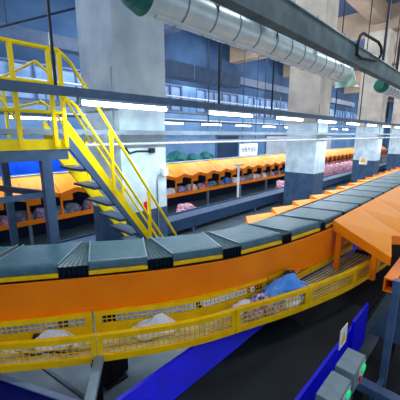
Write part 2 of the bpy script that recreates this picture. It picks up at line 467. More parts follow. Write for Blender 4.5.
tag(lump('parcel_bag',(2.30,1.60,.822),(.13,.07,.08),6,M_bagw,0,-.3), 'small white parcel bag left of the purple printed bags', 'parcel', G)
tag(lump('parcel_bag',(2.31,1.48,.822),(.12,.05,.06),7,M_bagp,0,-.3), 'purple printed parcel pressed to the outer mesh, leftmost of the purple ones', 'parcel', G)
tag(lump('parcel_bag',(2.52,1.385,.822),(.12,.04,.07),9,M_bagp,0,-.3), 'purple printed parcel against the outer mesh, in front of the others', 'parcel', G)
tag(lump('parcel_bag',(2.74,1.31,.822),(.14,.05,.08),8,M_bagw,0,-.3), 'white parcel bag against the outer mesh in front of the blue polybag', 'parcel', G)
# loose straps on the left
tag(MB().tube([(.5,2.62,.84),(.58,2.45,.85),(.72,2.38,.84),(.8,2.24,.85),(.86,2.22,.84)],.006,6).build('strap',M_black), 'thin black strap lying in the tray left of the first joint', 'strap')
tag(MB().tube([(.40,2.75,.85),(.47,2.63,.84),(.62,2.47,.845),(.68,2.36,.845)],.006,6).build('strap',M_sheet), 'thin pale strap lying in the tray at the left edge', 'strap')

# ------------------------------------------------------------------ orange chutes
def chute(name, x, w, yt, yb, zt, zb_, sgn, legs, valance=True, drop=.10, jag=.34, zj=.45, lift=.06):
    """folded sheet from the sorter edge (yt,zt) down to (yb,zb_)"""
    e = empty(name, (x, yb, 0 if legs else zb_))
    ym = yb+(yt-yb)*jag; zm = zb_+(zt-zb_)*zj
    T0=(x,yt,zt); T1=(x+w,yt,zt); B0=(x+.01,yb,zb_); B1=(x+w-.01,yb,zb_); Bm=(x+w*.62,ym,zm+lift)
    t = .012
    dn = lambda p,h=t: (p[0],p[1],p[2]-h)
    T = [T0,T1,B1,Bm,B0]
    m = MB()
    vs = T+[dn(p) for p in T]
    fs = [(0,4,3),(0,3,1),(1,3,2),(5,8,9),(5,6,8),(6,7,8)]
    for i in range(5): fs.append((i,(i+1)%5,5+(i+1)%5,5+i))
    m.add(vs, fs); m.build('chute_plate', M_orch, e)
    m = MB()
    vs = [B0,Bm,B1,dn(B0,drop),dn(Bm,drop+.02),dn(B1,drop)]
    off = [(p[0],p[1]+.012*sgn,p[2]) for p in vs]
    m.add(vs+off, [(0,1,4,3),(1,2,5,4),(6,9,10,7),(7,10,11,8),(0,3,9,6),(2,8,11,5),(0,6,7,1),(1,7,8,2),(3,4,10,9),(4,5,11,10)])
    m.build('front_lip', M_or, e)
    for xx in (x+.0, x+w-.014):
        m = MB(); a = [(xx,yt,zt-t),(xx,yb,zb_-t),(xx,yb,zb_-drop),(xx,yt,zt-drop*1.3)]
        b = [(p[0]+.012,p[1],p[2]) for p in a]
        m.add(a+b, [(0,1,2,3),(7,6,5,4),(0,4,5,1),(1,5,6,2),(2,6,7,3),(3,7,4,0)])
        m.build('side_valance', M_or, e)
    if legs:
        for (lx,ly,zt2) in legs:
            m = MB(); m.box(lx-.03,lx+.03,ly-.03,ly+.03,0.86 if legs[0][0] > 90 else legs_z,zt2); m.build('leg', M_or, e)
    return e
legs_z = .815
# near side, discharge hood at the right
nl = ['orange folded chute at the right, nearest one, its left corner touching the sorter',
      'orange folded chute, second along the near side of the sorter at the right edge',
      'orange folded chute, third along the near side of the sorter, cut by the right edge',
      'orange folded chute outside the frame, last on the near side']
GN = 'orange chutes on the near side of the sorter'
for i in range(5):
    x = 3.98+1.0*i
    lg = [(x+.05,1.30,1.40),(x+.05,.86,1.15)] if i == 0 else [(x+.04,1.28,1.38)]
    e = chute('discharge_chute', x, .998, 1.375, .69, 1.50, 1.18, -1, lg, drop=.11, jag=.2, zj=.2, lift=.025)
    tag(e, nl[min(i,3)], 'chute', GN)
# lower orange tube frame at the right edge
e = empty('orange_rail', (3.66,.6,0)); tag(e, 'short orange square tube end with a dark open mouth at the right edge', 'rail')
m = MB(); m.box(3.62,5.2,.545,.56,.90,1.06); m.box(3.62,5.2,.64,.655,.90,1.06); m.box(3.62,5.2,.56,.64,1.045,1.06); m.box(3.62,5.2,.56,.64,.90,.915)
m.build('square_tube', M_or, e)
for x in (4.4,5.0): MB().box(x-.025,x+.025,.575,.625,0,.9).build('leg', M_bgrey, e)

# far side chutes of the main sorter
GF = 'orange chutes along the far side of the main sorter'
fl = ['orange chute behind the grey belts, first from the left on the far side',
      'orange chute second from the left on the far side of the main sorter',
      'orange chute third from the left on the far side of the main sorter',
      'orange chute fourth from the left on the far side of the main sorter',
      'orange chute fifth from the left on the far side of the main sorter']
def far_chute(x, w):
    e = empty('discharge_chute', (x+.5,2.45,0))
    SK=.46; T0=(x,2.09,1.485); T1=(x+w,2.09,1.485); B0=(x+SK,2.45,1.44); B1=(x+SK+w-.02,2.45,1.37)
    dn = lambda p,h=.012: (p[0],p[1],p[2]-h)
    T=[T0,T1,B1,B0]
    MB().add(T+[dn(p) for p in T],[(0,2,1),(0,3,2),(4,5,6),(4,6,7),(0,1,5,4),(1,2,6,5),(2,3,7,6),(3,0,4,7)]).build('chute_plate', M_orch, e)
    q = [(x-.006,2.09,1.48),(x+SK-.006,2.45,1.445),(x+SK-.006,2.45,1.05),(x-.006,2.09,1.2)]
    MB().add(q+[(p[0]+.012,p[1],p[2]) for p in q],[(0,1,2,3),(7,6,5,4),(0,4,5,1),(1,5,6,2),(2,6,7,3),(3,7,4,0)]).build('side_valance', M_or, e)
    MB().add([dn(B0),dn(B1),(B1[0],B1[1],1.05),(B0[0],B0[1],1.05)]+[(p[0],p[1]+.012,p[2]) for p in (dn(B0),dn(B1),(B1[0],B1[1],1.05),(B0[0],B0[1],1.05))],[(0,1,2,3),(7,6,5,4),(0,4,5,1),(1,5,6,2),(2,6,7,3),(3,7,4,0)]).build('front_lip', M_or, e)
    for xx in (x+.52,): MB().box(xx,xx+.05,2.40,2.44,0,1.3).build('leg', M_or, e)
    return e
b0 = None
for i in range(40):
    x = 3.06+PITCH*i
    if i == 0: b0 = far_chute(x, PITCH-.01)
    e = b0 if i == 0 else copy_tree(b0, (PITCH*i,0,0))
    tag(e, fl[i] if i < 5 else 'small orange chute, %s from the left on the far side of the main sorter' % ORD[i] if i < 16 else 'tiny distant orange chute on the far side of the main sorter towards the far column', 'chute', GF)

# ------------------------------------------------------------------ back sorter line
bt = empty('sorter_track', (5,7.9,0)); tag(bt, 'second sorter line in the background behind the columns, pale top edge and dark frame', 'conveyor')
YB = 7.55
m = MB(); m.box(-5,34,YB+.38,YB+1.2,1.36,1.60); m.build('track_bed', M_bgrey, bt)
m = MB(); m.box(-5,34,YB+.36,YB+.46,1.60,1.66); plabel(m.build('top_edge', M_pipew, bt), 'pale top edge')
m = MB(); m.box(-5,34,YB-.32,YB-.26,.62,.72); plabel(m.build('lower_rail', M_or, bt), 'orange lower rail')
m = MB(); m.box(-5,34,YB-.26,YB+.9,.60,.63); m.build('lower_shelf', M_bgrey, bt)
m = MB(); m.box(-5,34,YB+.9,YB+.95,.0,1.36); plabel(m.build('back_panel', mat('back_panel_paint',(28,52,92),.5), bt), 'dark blue back panel')
for i in range(19):
    x = -4+2.0*i; m = MB(); m.box(x,x+.07,YB-.24,YB-.17,0,.6); m.build('leg', M_steel, bt)
GB = 'orange chutes of the background sorter'
b0 = None
for i in range(51):
    x = -3.9+.74*i
    if b0 is None:
        b0 = chute('discharge_chute', x, .735, YB+.355, YB-.24, 1.62, 1.24, -1, None, drop=.10, jag=.12, zj=.2, lift=.015)
        m = MB(); m.box(x+.0,x+.05,YB-.23,YB-.19,.63,1.16); m.box(x+.05,x+.30,YB-.235,YB-.22,1.04,1.20)
        m.build('outlet_post', M_or, b0)
        e = b0
    else: e = copy_tree(b0, (.74*i,0,0))
    if seen_x(x+.4, YB-.2) < -5: lb = 'orange background chute outside the left edge of the photo'
    else:
        wtxt, seg = where('chute', x+.4, YB-.2)
        lb = {1:'orange background chute hidden behind the stair column',3:'orange background chute hidden behind the second column',5:'tiny distant orange background chute beyond the third column'}.get(seg) or 'orange background chute, '+wtxt
    tag(e, lb, 'chute', GB)
# parcels on the lower shelf
cols = [(M_bagr,'pink and white striped'),(M_bagp,'purple and white printed'),(M_bagw,'white'),(M_bagg,'grey'),(M_bagb,'light blue')]
pr_ = {}
xx = -1.2; i = 0
while xx < 30 :
    mm,cn = cols[0] if xx > 15.5 else cols[R.choice([0,1,1,2,3,3,4])]
    step = R.uniform(.30,.5)
    sz = R.uniform(.9,1.2)
    key = (cn, i%3)
    if key not in pr_:
        o = lump('parcel_sack',(xx,YB-.02+R.uniform(-.05,.1),.632),(.20*sz,.17,.17*sz),50+i,mm,.0,R.uniform(-.5,.5),2); pr_[key] = o
    else:
        o = pr_[key].copy(); C.objects.link(o); o.location = (xx,YB-.02+R.uniform(-.05,.1),.632); o.rotation_euler.z = R.uniform(-.5,.5)
    if seen_x(xx, YB) < -5: lb = '%s sack under background chutes, outside the left edge' % cn
    else:
        wtxt, seg = where('sack', xx, YB)
        lb = {1:'%s sack under background chutes hidden behind the stair column',3:'%s sack under background chutes hidden behind the second column',5:'tiny distant %s sack under background chutes beyond the third column'}.get(seg, '') % cn if seg in (1,3,5) else '%s background sack, %s' % (cn, wtxt.replace(' from the left',' from left'))
    tag(o, lb, 'parcel', 'parcel sacks on the background sorter shelf')
    xx += step; i += 1
# pink striped sacks on the floor / belt
for j,(x,y,z,s,lb) in enumerate([(6.35,6.75,0.0,.34,'pink and white striped sack on the floor just right of the white stair column'),
                        (12.45,6.7,0.0,.40,'pink and white striped sack on the floor left of the second column')]):
    tag(lump('parcel_sack',(x,y,z),(s,s*.8,s*.9),90+j,M_bagr,.1,.3,3), lb, 'parcel')
k = 0
for r_ in range(2):
    for j in range(9):
        x = 15.3+j*.72; y = 6.62-.0*r_
        o = lump('parcel_sack',(x+.1*r_,y,.0+.45*r_),(.36,.24,.32),120+k,M_bagr,.05,.2*R.uniform(-1,1),2); k += 1
        tag(o, 'pink striped sack, %s from left in the %s layer between second and third columns' % (ORD[j], 'upper' if r_ else 'lower'), 'parcel', 'pink striped sacks stacked beyond the second column')
# low belt conveyor in front of it
bc = empty('belt_conveyor', (8,5.8,0)); tag(bc, 'low blue-grey belt conveyor on the floor in front of the background sorter', 'conveyor')
m = MB(); m.box(-4,32,5.62,6.12,.40,.43); plabel(m.build('belt', M_bgrey, bc), 'blue-grey belt')
m = MB(); m.box(-4,32,5.56,5.62,.16,.46); m.box(-4,32,6.12,6.18,.16,.46); m.build('side_frame', mat('conveyor_side_paint',(40,70,104),.45), bc)
for i in range(12): MB().box(-3.5+3*i,-3.42+3*i,5.57,6.17,0,.16).build('leg', M_bgrey, bc)
# white T-shaped stand
e = empty('pole_stand', (8.9,6.6,0)); tag(e, 'slim white T-shaped pole stand in front of the background chutes', 'stand')
MB().box(8.87,8.93,6.57,6.63,.02,1.5).build('pole', M_sheet, e); MB().box(8.65,9.15,6.56,6.64,1.5,1.57).build('crossbar', M_sheet, e)
MB().box(8.75,9.05,6.45,6.75,0,.02).build('base', M_steel, e)

# blue sheet behind platform, green sacks, rack
e = empty('sheet_screen', (0,9.3,0)); tag(e, 'bright blue plastic sheet screen seen behind the platform legs', 'screen')
m = MB()
for i in range(26):
    a = -4+i*.31; y = 9.3+.03*math.sin(i*1.7); b = a+.31; y2 = 9.3+.03*math.sin((i+1)*1.7)
    m.hexa([(a,y,.7),(b,y2,.7),(b,y2+.01,.7),(a,y+.01,.7)],[(a,y,2.12),(b,y2,2.12),(b,y2+.01,2.12),(a,y+.01,2.12)])
m.build('sheet', M_bluetarp, e)
m = MB(); 
for x in (-3.9,-1.4,1.2,3.9): m.box(x-.03,x+.03,9.345,9.4,0,2.2)
m.box(-4,4.05,9.345,9.4,2.12,2.2); m.build('frame', M_bgrey, e)
e = empty('storage_rack', (8.8,9.6,0)); tag(e, 'dark steel rack carrying green sacks behind the background sorter', 'rack')
MB().box(6.2,11.4,9.2,10.2,1.28,1.34).build('shelf', M_bgrey, e)
for x in (6.25,8.8,11.3):
    for y in (9.25,10.1): MB().box(x,x+.07,y,y+.07,0,1.28).build('leg', M_bgrey, e)
gl = ['green woven sack on the rack, leftmost beside the white stair column','green woven sack on the rack, second from the left','large green woven sack at the middle of the rack','green woven sack on the rack, second from the right','green woven sack on the rack, rightmost of the heap']
for j,(x,s) in enumerate([(6.75,.42),(7.65,.40),(8.6,.55),(9.6,.45),(10.4,.5)]):
    tag(lump('woven_sack',(x,9.65,1.342),(s*1.1,.4,s*.62),30+j,M_gtarp,.15,.2*j,4), gl[j], 'sack', 'green sacks heaped on the rack')

# ------------------------------------------------------------------ hanging white sign
e = empty('hanging_sign', (13.0,9,1.5)); tag(e, 'white rectangular sign with dark Chinese characters hanging above the background sorter', 'sign')
MB().box(12.2,13.75,9.0,9.03,1.55,2.17).build('sign_board', M_sheet, e)
fc = bpy.data.curves.new('sign_text','FONT'); fc.body = '分拣作业区'; fc.size = .27; fc.align_x = 'CENTER'; fc.align_y = 'CENTER'; fc.extrude = .003
to = bpy.data.objects.new('tmp_text', fc); C.objects.link(to)
bpy.context.view_layer.update()
dg = bpy.context.evaluated_depsgraph_get(); tm = bpy.data.meshes.new_from_object(to.evaluated_get(dg))
bpy.data.objects.remove(to)
tm.materials.clear(); tm.materials.append(M_ink)
tm.transform(Matrix.Translation(Vector((12.975,8.994,1.86))-Vector(e['_o'])) @ Matrix.Rotation(PI/2,4,'X'))
t = bpy.data.objects.new('lettering', tm); C.objects.link(t); t.parent = e; t['label'] = 'dark sign characters'
m = MB()
for x in (12.4,13.55): m.box(x-.01,x+.01,9.005,9.025,2.17,ZC-.0)
m.build('hanger_wire', M_rod, e)

# warning notice on third column
e = empty('warning_notice', (17.7,4.24,1.1)); tag(e, 'small white notice with yellow warning triangle on the third column', 'notice')
xx = 17.4
MB().box(xx-.012,xx-.002,4.62,5.02,1.08,1.5).build('board', M_sheet, e)
MB().add([(xx-.016,4.68,1.2),(xx-.016,4.96,1.2),(xx-.016,4.82,1.45),(xx-.013,4.68,1.2),(xx-.013,4.96,1.2),(xx-.013,4.82,1.45)],[(0,1,2),(3,5,4),(0,3,4,1),(1,4,5,2),(2,5,3,0)]).build('triangle', M_yel, e)
# conduit, box and red tag on first column
e = empty('cable_conduit', (3.4,4.2,1.0)); tag(e, 'thin pale conduit with a little white box on the right side of the stair column', 'conduit')
MB().tube([(3.30,4.235,.3),(3.30,4.235,1.82),(3.34,4.235,1.9),(3.43,4.235,1.93)],.012,6).build('conduit', M_steel, e)
MB().box(3.40,3.50,4.16,4.248,1.88,2.02).build('switch_box', M_sheet, e, bevel=.005)
tag(MB().box(3.0,3.06,4.235,4.248,1.28,1.46).build('notice_tag', M_rbtn), 'small red tag on the white column beside the stairs', 'notice')
e = empty('junction_box', (3.0,4.2,2.3)); tag(e, 'small dark wall bracket with cable high on the stair column', 'bracket')
MB().box(3.14,3.24,4.19,4.248,2.3,2.38).build('box', M_rod, e)
MB().tube([(2.68,4.235,2.40),(2.75,4.235,2.31),(2.9,4.235,2.34),(3.15,4.235,2.33)],.014,6).build('cable', M_rod, e)

# ------------------------------------------------------------------ platform and stairs
pf = empty('access_platform', (1.2,4,0)); tag(pf, 'raised steel access platform with yellow railings and a steep staircase down to the right', 'platform')
YN, YF = 3.5, 4.15
m = MB(); m.box(-3,1.45,YN,YF+1.6,2.44,2.47); m.build('deck', M_bgrey, pf)
m = MB(); m.box(-3,1.47,YN-.012,YN,2.445,2.555); plabel(m.build('toe_board', M_stair, pf), 'yellow toe board')
m = MB(); m.box(-3,1.45,YN-.02,YN+.05,2.33,2.44); m.box(-3,1.45,YF+1.5,YF+1.57,2.33,2.44)
for x in (-2.5,-1,.5,1.38): m.box(x,x+.07,YN+.05,YF+1.5,2.34,2.44)
m.build('beam', M_bgrey, pf)
for (x,y) in ((1.21,YN+.02),(.60,YF+1.2),(-.5,YN+.02),(-2,YN+.02),(1.30,YF+1.45)):
    MB().box(x-.05,x+.05,y-.04,y+.06,0,2.33).build('leg', M_bgrey, pf)
m = MB(); m.bar((.60,YF+1.2,1.95),(1.21,YN+.02,1.95),.06); m.bar((-.5,YN+.02,1.95),(1.21,YN+.03,1.95),.04,.06); m.build('cross_brace', M_bgrey, pf)
SL = 1.475
def st(x): return 2.52-(x-1.53)*SL      # stringer centre line
XB = 1.53+2.5/SL
for y in (YN, YF):
    m = MB()
    for (t0,t1,mi) in ((.0,.16,0),(-.16,.0,1)):
        a0,b0_ = 1.45, XB
        y0,y1_ = (y-.012,y+.03)
        z0a,z0b = st(a0)+t0, st(b0_)+t0; z1a,z1b = st(a0)+t1, st(b0_)+t1
        m.hexa([(a0,y0,z0a),(b0_,y0,max(0,z0b)),(b0_,y1_,max(0,z0b)),(a0,y1_,z0a)],[(a0,y0,z1a),(b0_,y0,z1b+.12),(b0_,y1_,z1b+.12),(a0,y1_,z1a)] if False else [(a0,y0,z1a),(b0_,y0,z1b if z1b>0.02 else .03),(b0_,y1_,z1b if z1b>0.02 else .03),(a0,y1_,z1a)], mi)
    m.build('stair_stringer', [M_stair, M_bgrey] if y == YN else [M_stair, M_stair], pf)
nt_ = 9
for i in range(nt_):
    z = 2.44-(i+1)*2.44/(nt_+1); x = 1.53+(2.50-z)/SL
    m = MB(); m.box(x-.14,x+.07,YN+.03,YF-.012,z-.03,z)
    m.build('tread', M_bgrey, pf)
def rail(pts, name, r=.019): 
    return MB().tube(pts, r, 8).build(name, M_stair, pf, smooth=True)
for y in (YN-.02, YF+.02):
    top = lambda x: 3.44-(x-1.5)*1.56
    rail([(1.44,y,3.48),(1.56,y,3.38),(XB+.02,y,top(XB+.02))], 'handrail')
    rail([(1.44,y,3.02),(1.58,y,2.93),(XB+.02,y,2.93-(XB+.02-1.58)*1.56)], 'mid_rail')
    for x in (2.00, 2.55, XB+.02):
        MB().box(x-.018,x+.018,y-.018,y+.018,max(0,st(x)+.05),top(x)).build('post', M_stair, pf)
# platform railing
yv = YN-.02
rail([(-3,yv,3.48),(1.44,yv,3.48)], 'handrail', .022); rail([(-3,yv,3.13),(1.44,yv,3.13)], 'mid_rail'); rail([(-3,yv,2.84),(1.44,yv,2.84)], 'mid_rail')
for x in (1.44,1.33,.98,-.6,-1.6): MB().box(x-.02,x+.02,yv-.02,yv+.02,2.47,3.48).build('post', M_stair, pf)
yv = YF+1.55
rail([(-3,yv,3.48),(1.44,yv,3.48)], 'handrail'); rail([(-3,yv,3.0),(1.44,yv,3.0)], 'mid_rail')
rail([(1.44,YF+.05,3.48),(1.44,yv,3.48)], 'handrail'); rail([(1.44,YF+.05,3.0),(1.44,yv,3.0)], 'mid_rail')
for x in (1.44,.4,-.6,-1.6): MB().box(x-.02,x+.02,yv-.02,yv+.02,2.47,3.48).build('post', M_stair, pf)
# inner gate with slanting bars
rail([(.98,yv-1.1,3.3),(1.38,yv-1.1,2.6)], 'gate_bar'); rail([(.80,yv-1.1,2.5),(.80,yv-1.1,3.3),(1.0,yv-1.1,3.32)], 'gate_bar'); rail([(1.0,yv-1.1,3.32),(1.0,yv-1.1,2.5)], 'gate_bar')

# ------------------------------------------------------------------ overhead: lights
YT = 3.3
lr = empty('lamp_track', (5,YT,3.05)); tag(lr, 'long grey-blue overhead track the near row of tube lamps hangs from', 'rail')
m = MB(); m.box(-4,34,YT-.04,YT+.04,3.0,3.09); m.build('channel', M_bgrey, lr)
for x in (-1,1.31,3.87,5.5,8.84,11,14.5,18): MB().box(x-.012,x+.012,YT-.012,YT+.012,3.075,ZC).build('hanger_rod', M_rod, lr)
ln = ['glowing tube lamp in front of the stair column, nearest and largest','glowing tube lamp, second from the left in the near row','glowing tube lamp, third from the left in the near row','glowing tube lamp, fourth in the near row','glowing tube lamp, fifth in the near row','glowing tube lamp, sixth in the near row','glowing tube lamp, seventh in the near row']
lt0 = None
def tube_lamp(x,y,z,l):
    e = empty('tube_lamp', (x,y,z))
    MB().box(x,x+l,y-.03,y+.03,z+.045,z+.075).build('housing', M_fix, e)
    MB().tube([(x+.03,y,z+.02),(x+l-.03,y,z+.02)],.028,10).build('tube', M_tube, e, smooth=True)
    for a in (x, x+l-.03): MB().box(a,a+.03,y-.03,y+.03,z-.01,z+.045).build('end_cap', M_fix, e)
    return e
def lamp_light(x,y,z,l,p):
    ld = bpy.data.lights.new('lamp_light','AREA'); ld.shape = 'RECTANGLE'; ld.size = l; ld.size_y = .1; ld.energy = p; ld.color = (.84,.93,1)
    o = bpy.data.objects.new('lamp_light', ld); C.objects.link(o); o.location = (x,y,z); return o
for i in range(13):
    x = 1.53+2.05*i
    if lt0 is None: lt0 = e = tube_lamp(x,YT,2.925,1.25)
    else: e = copy_tree(lt0, (2.05*i,0,0))
    tag(e, ln[i] if i < 7 else 'tiny distant tube lamp far along the near row', 'lamp', 'tube lamps in the near row')
    lamp_light(x+.62,YT,2.90,1.2,22 if i<10 else 26)
YT2 = 8.2
l2 = empty('lamp_track', (5,YT2,3.05)); tag(l2, 'thin overhead track of the farther lamp row above the background sorter', 'rail')
MB().box(-4,34,YT2-.03,YT2+.03,3.06,3.12).build('channel', M_bgrey, l2)
for x in (1,5,9,13,17,21): MB().box(x-.012,x+.012,YT2-.012,YT2+.012,3.12,ZC).build('hanger_rod', M_rod, l2)
for i in range(13):
    x = -2.2+2.15*i
    e = copy_tree(lt0, (x-1.53,YT2-YT,.06))
    tag(e, ('tube lamp of the farther row, %s from the left above the background sorter' % ORD[i]), 'lamp', 'tube lamps in the farther row')
    lamp_light(x+.62,YT2,2.96,1.2,28)

# ducts
def duct(xa, xb, y, z, r, name, label):
    e = empty(name, (xa,y,z)); tag(e, label, 'duct', 'round ventilation ducts')
    MB().tube([(xa,y,z),(xb,y,z)], r, 32).build('duct_pipe', M_galv, e, smooth=True)
    x = xa+.45
    while x < xb-.2: MB().tube([(x,y,z),(x+.018,y,z)], r+.006, 32).build('seam_ring', M_seam, e); x += .45
    return e
d1 = duct(1.98,7.35,2.7,3.98,.205,'ventilation_duct','long silver round duct hanging below the girder, across the top of the photo')
m = MB(); m.tube([(1.78,2.7,3.98),(1.83,2.7,3.98),(1.84,2.7,3.98),(1.99,2.7,3.98)],[.13,.14,.17,.222],24); m.tube([(1.70,2.7,4.02),(1.80,2.7,4.01)],[.05,.06],12)
plabel(m.build('end_cap', M_green, d1, smooth=True), 'green end cap')
m = MB(); m.tube([(7.34,2.7,3.98),(7.56,2.7,3.98),(7.66,2.7,3.92),(7.70,2.7,3.70)],[.215,.20,.20,.23],24)
plabel(m.build('outlet_elbow', M_capw, d1, smooth=True), 'pale green down-turned outlet')
m = MB()
for x in (2.9,4.2,5.5,6.8): 
    m.tube([(x,2.7-.21,3.98),(x,2.7-.21,4.6)],.008,6); m.tube([(x,2.7+.21,3.98),(x,2.7+.21,4.6)],.008,6)
m.build('hanger', M_rod, d1)
# slim strip under the duct
m = MB(); m.box(2.1,7.3,2.62,2.67,3.755,3.79); plabel(m.build('bottom_strip', M_pipew, d1), 'pale strip along the underside')
d2 = duct(10.75,16,2.7,4.05,.18,'ventilation_duct','second silver duct with green cap at the right edge of the photo')
m = MB(); m.tube([(10.45,2.7,4.05),(10.55,2.7,4.05),(10.75,2.7,4.05)],[.13,.18,.20],24); plabel(m.build('end_cap', M_green, d2, smooth=True), 'green end cap')
# girder
g = empty('steel_girder', (5,2.6,4.2)); tag(g, 'heavy grey-green steel girder running diagonally across the top right', 'beam')
m = MB(); YG = 2.2
m.box(0,34,YG-.08,YG+.08,3.93,3.955); m.box(0,34,YG-.08,YG+.08,4.25,4.27); m.box(0,34,YG-.065,YG+.065,3.955,4.25)
m.build('girder_beam', M_ibeam, g)
for x in (3.0,8.6,14,20): MB().box(x,x+.05,YG-.02,YG+.03,4.27,ZC).build('hanger', M_rod, g)
# rods at the right
for j,(x,y,rr,lb) in enumerate([(10.0,2.2,.035,'thick dark vertical pole rising from the girder near the right edge')]):
    tag(MB().tube([(x,y,4.27),(x,y,ZC)],rr,8).build('vertical_pole', M_rod), lb, 'pole')
# white pipe on the girder
pts = [(2.2,2.25,4.32),(3.6,2.25,4.30),(4.7,2.25,4.30),(5.6,2.23,4.33),(6.4,2.21,4.30),(7.6,2.2,4.30),(10.5,2.2,4.30),(15,2.2,4.30)]
tag(MB().tube(pts,.03,8).build('white_pipe', M_pipew, smooth=True), 'thin white pipe lying along the top of the girder', 'pipe')
tag(MB().tube([(3.0,2.35,4.55),(3.8,2.35,4.52),(4.2,2.3,4.42),(4.25,2.28,4.36)],[.07,.07,.06,.05],10).build('bent_pipe', M_pipew, smooth=True), 'fat white bent pipe above the girder at the top centre', 'pipe')
# square hose loop hanging over the girder
pts = [(p[0]*.845,2.10,2.67+(p[1]-2.6)*.83) for p in ((7.62,4.30),(7.60,4.52),(7.72,4.72),(7.9,4.80),(9.1,4.86),(9.4,4.80),(9.5,4.66),(9.3,4.48),(9.1,4.42),(7.9,4.28),(7.62,4.30))]
tag(MB().tube(pts,.028,8).build('cable_loop', M_black, smooth=True), 'black squarish cable loop tied to the girder', 'cable')
# sagging cables
def cable(a,b,sag,r,name,lb,mm=M_rod):
    a=Vector(a);b=Vector(b); p=[a.lerp(b,t/12)-Vector((0,0,sag*4*(t/12)*(1-t/12))) for t in range(13)]
    tag(MB().tube(p,r,6).build(name,mm,smooth=True), lb,'cable')
cable((6.2,3.4,6.9),(11.5,3.2,7.0),.5,.015,'sagging_cable','dark cable sagging against the tan beam at top right')
cable((6.0,4.2,6.6),(10.2,4.2,6.9),.35,.012,'sagging_cable','thin dark cable crossing the top right corner')
PIPEPTS = [(1.6,10.49,5.0),(3.16,5.67,5.0)]; HANGPTS = [(2.33,8.235),(2.75,6.94)]
# overhead cross pipe at the top left and ceiling pipe at the right
tag(MB().tube(PIPEPTS,.022,8).build('cross_pipe', M_rod), 'dark pipe crossing the top left corner', 'pipe')
for x,y in HANGPTS:
    tag(MB().tube([(x,y,5.0),(x,y,ZC)],.012,6).build('hanger_rod', M_rod), 'thin dark rod holding the pipe at the top left', 'rod', 'rods holding the top left pipe')
tag(MB().tube([(9,5.8,6.55),(26,5.8,6.55)],.03,8).build('ceiling_pipe', M_pipew), 'thin pale pipe crossing in front of the tan beam at top right', 'pipe')

# cable trays
def tray(xa,xb,y,z,w,name,lb,mm=M_steel,hang=2.4):
    e = empty(name,(xa,y,z)); tag(e, lb, 'cable tray')
    m = MB(); m.box(xa,xb,y-w/2,y-w/2+.012,z,z+.07); m.box(xa,xb,y+w/2-.012,y+w/2,z,z+.07)
    x = xa+.05
    while x < xb: m.box(x,x+.03,y-w/2,y+w/2,z,z+.012); x += .3
    m.build('ladder_tray', mm, e)
    m = MB(); m.tube([(xa,y,z+.03),(xb,y,z+.03)],.024,6); m.tube([(xa,y+.07,z+.03),(xb,y+.07,z+.03)],.02,6)
    plabel(m.build('cable_bundle', M_fix, e), 'pale cables lying in the tray')
    x = xa+.6
    while x < xb: MB().box(x,x+.02,y-.01,y+.01,z+.07,z+.95).build('hanger', M_rod if hang>3 else M_steel, e); x += hang
tray(-3,32,4.08,2.60,.26,'cable_tray','grey cable tray running along the front faces of the columns')
tray(-3,32,6.6,2.62,.3,'cable_tray','grey cable tray with short hangers above the low belt conveyor')
tray(-3,34,9.9,3.5,.4,'cable_tray','farthest grey cable tray, high in front of the back wall')
for (y,z,r,lb) in ((6.9,2.42,.035,'pale pipe just below the middle cable tray'),(4.16,2.46,.022,'thin pale pipe below the tray on the column faces'),(12.6,4.6,.05,'pale pipe crossing in front of the back wall windows'),(12.6,3.4,.07,'pale pipe in front of the back wall below the windows')):
    tag(MB().tube([(-4,y,z),(34,y,z)],r,8).build('overhead_pipe', M_pipew), lb, 'pipe')
# dark ceiling duct runs at mid distance
def box_duct(x0,x1,y0,y1,z0,z1,lb,hx):
    e = empty('box_duct',((x0+x1)/2,(y0+y1)/2,z0)); tag(e, lb, 'duct')
    MB().box(x0,x1,y0,y1,z0,z1).build('duct_body', M_bgrey, e)
    x = x0+1
    while x < x1:
        MB().box(x,x+.04,y0-.01,y1+.01,z0-.01,z1+.01).build('flange', M_steel, e); x += 2.4
    for x in hx: MB().box(x,x+.025,(y0+y1)/2,(y0+y1)/2+.025,z1,ZC).build('hanger_rod', M_rod, e)
box_duct(-4,34,10.8,11.3,5.4,5.8,'long dark rectangular duct run high at the back',(0,6,12,18.5,24,31))
box_duct(3.6,9.4,7.0,7.5,4.3,4.7,'short blue-grey rectangular duct above the background sorter',(4.2,8.6))

# ------------------------------------------------------------------ near belt conveyor with blue guards
nb = empty('belt_conveyor', (2.5,1.2,0)); tag(nb, 'dark wide belt conveyor with bright blue side guards passing under the yellow tray', 'conveyor')
MB().box(-.2,6.5,.78,1.52,.54,.58).build('belt', M_beltdk, nb)
plabel(MB().hexa([(-.2,1.50,.585),(6.5,1.50,.585),(6.5,1.53,.585),(-.2,1.53,.585)],[(-.2,1.66,.745),(6.5,1.66,.745),(6.5,1.69,.745),(-.2,1.69,.745)]).build('far_guard', M_blue, nb), 'bright blue far guard')
plabel(MB().box(-.2,3.05,.755,.78,.48,.70).build('near_guard', M_blue, nb), 'bright blue near guard')
plabel(MB().box(2.95,3.42,.725,.75,.32,.80).build('near_plate', M_blue, nb), 'bright blue end plate')
MB().box(-.2,6.5,.78,1.62,.40,.50).build('frame', M_black, nb)
for x in (.3,2.7,5.5):
    for y in (.85,1.5): MB().box(x-.03,x+.03,y-.03,y+.03,0,.40).build('leg', M_black, nb)
w = MB().box(2.62,2.80,.745,.752,.66,.86).build('warning_label', M_sheet, nb); plabel(w,'white label with yellow warning triangle')
MB().add([(2.65,.742,.70),(2.77,.742,.70),(2.71,.742,.82),(2.65,.7445,.70),(2.77,.7445,.70),(2.71,.7445,.82)],[(0,1,2),(3,5,4),(0,3,4,1),(1,4,5,2),(2,5,3,0)]).build('warning_triangle', M_yel, w)
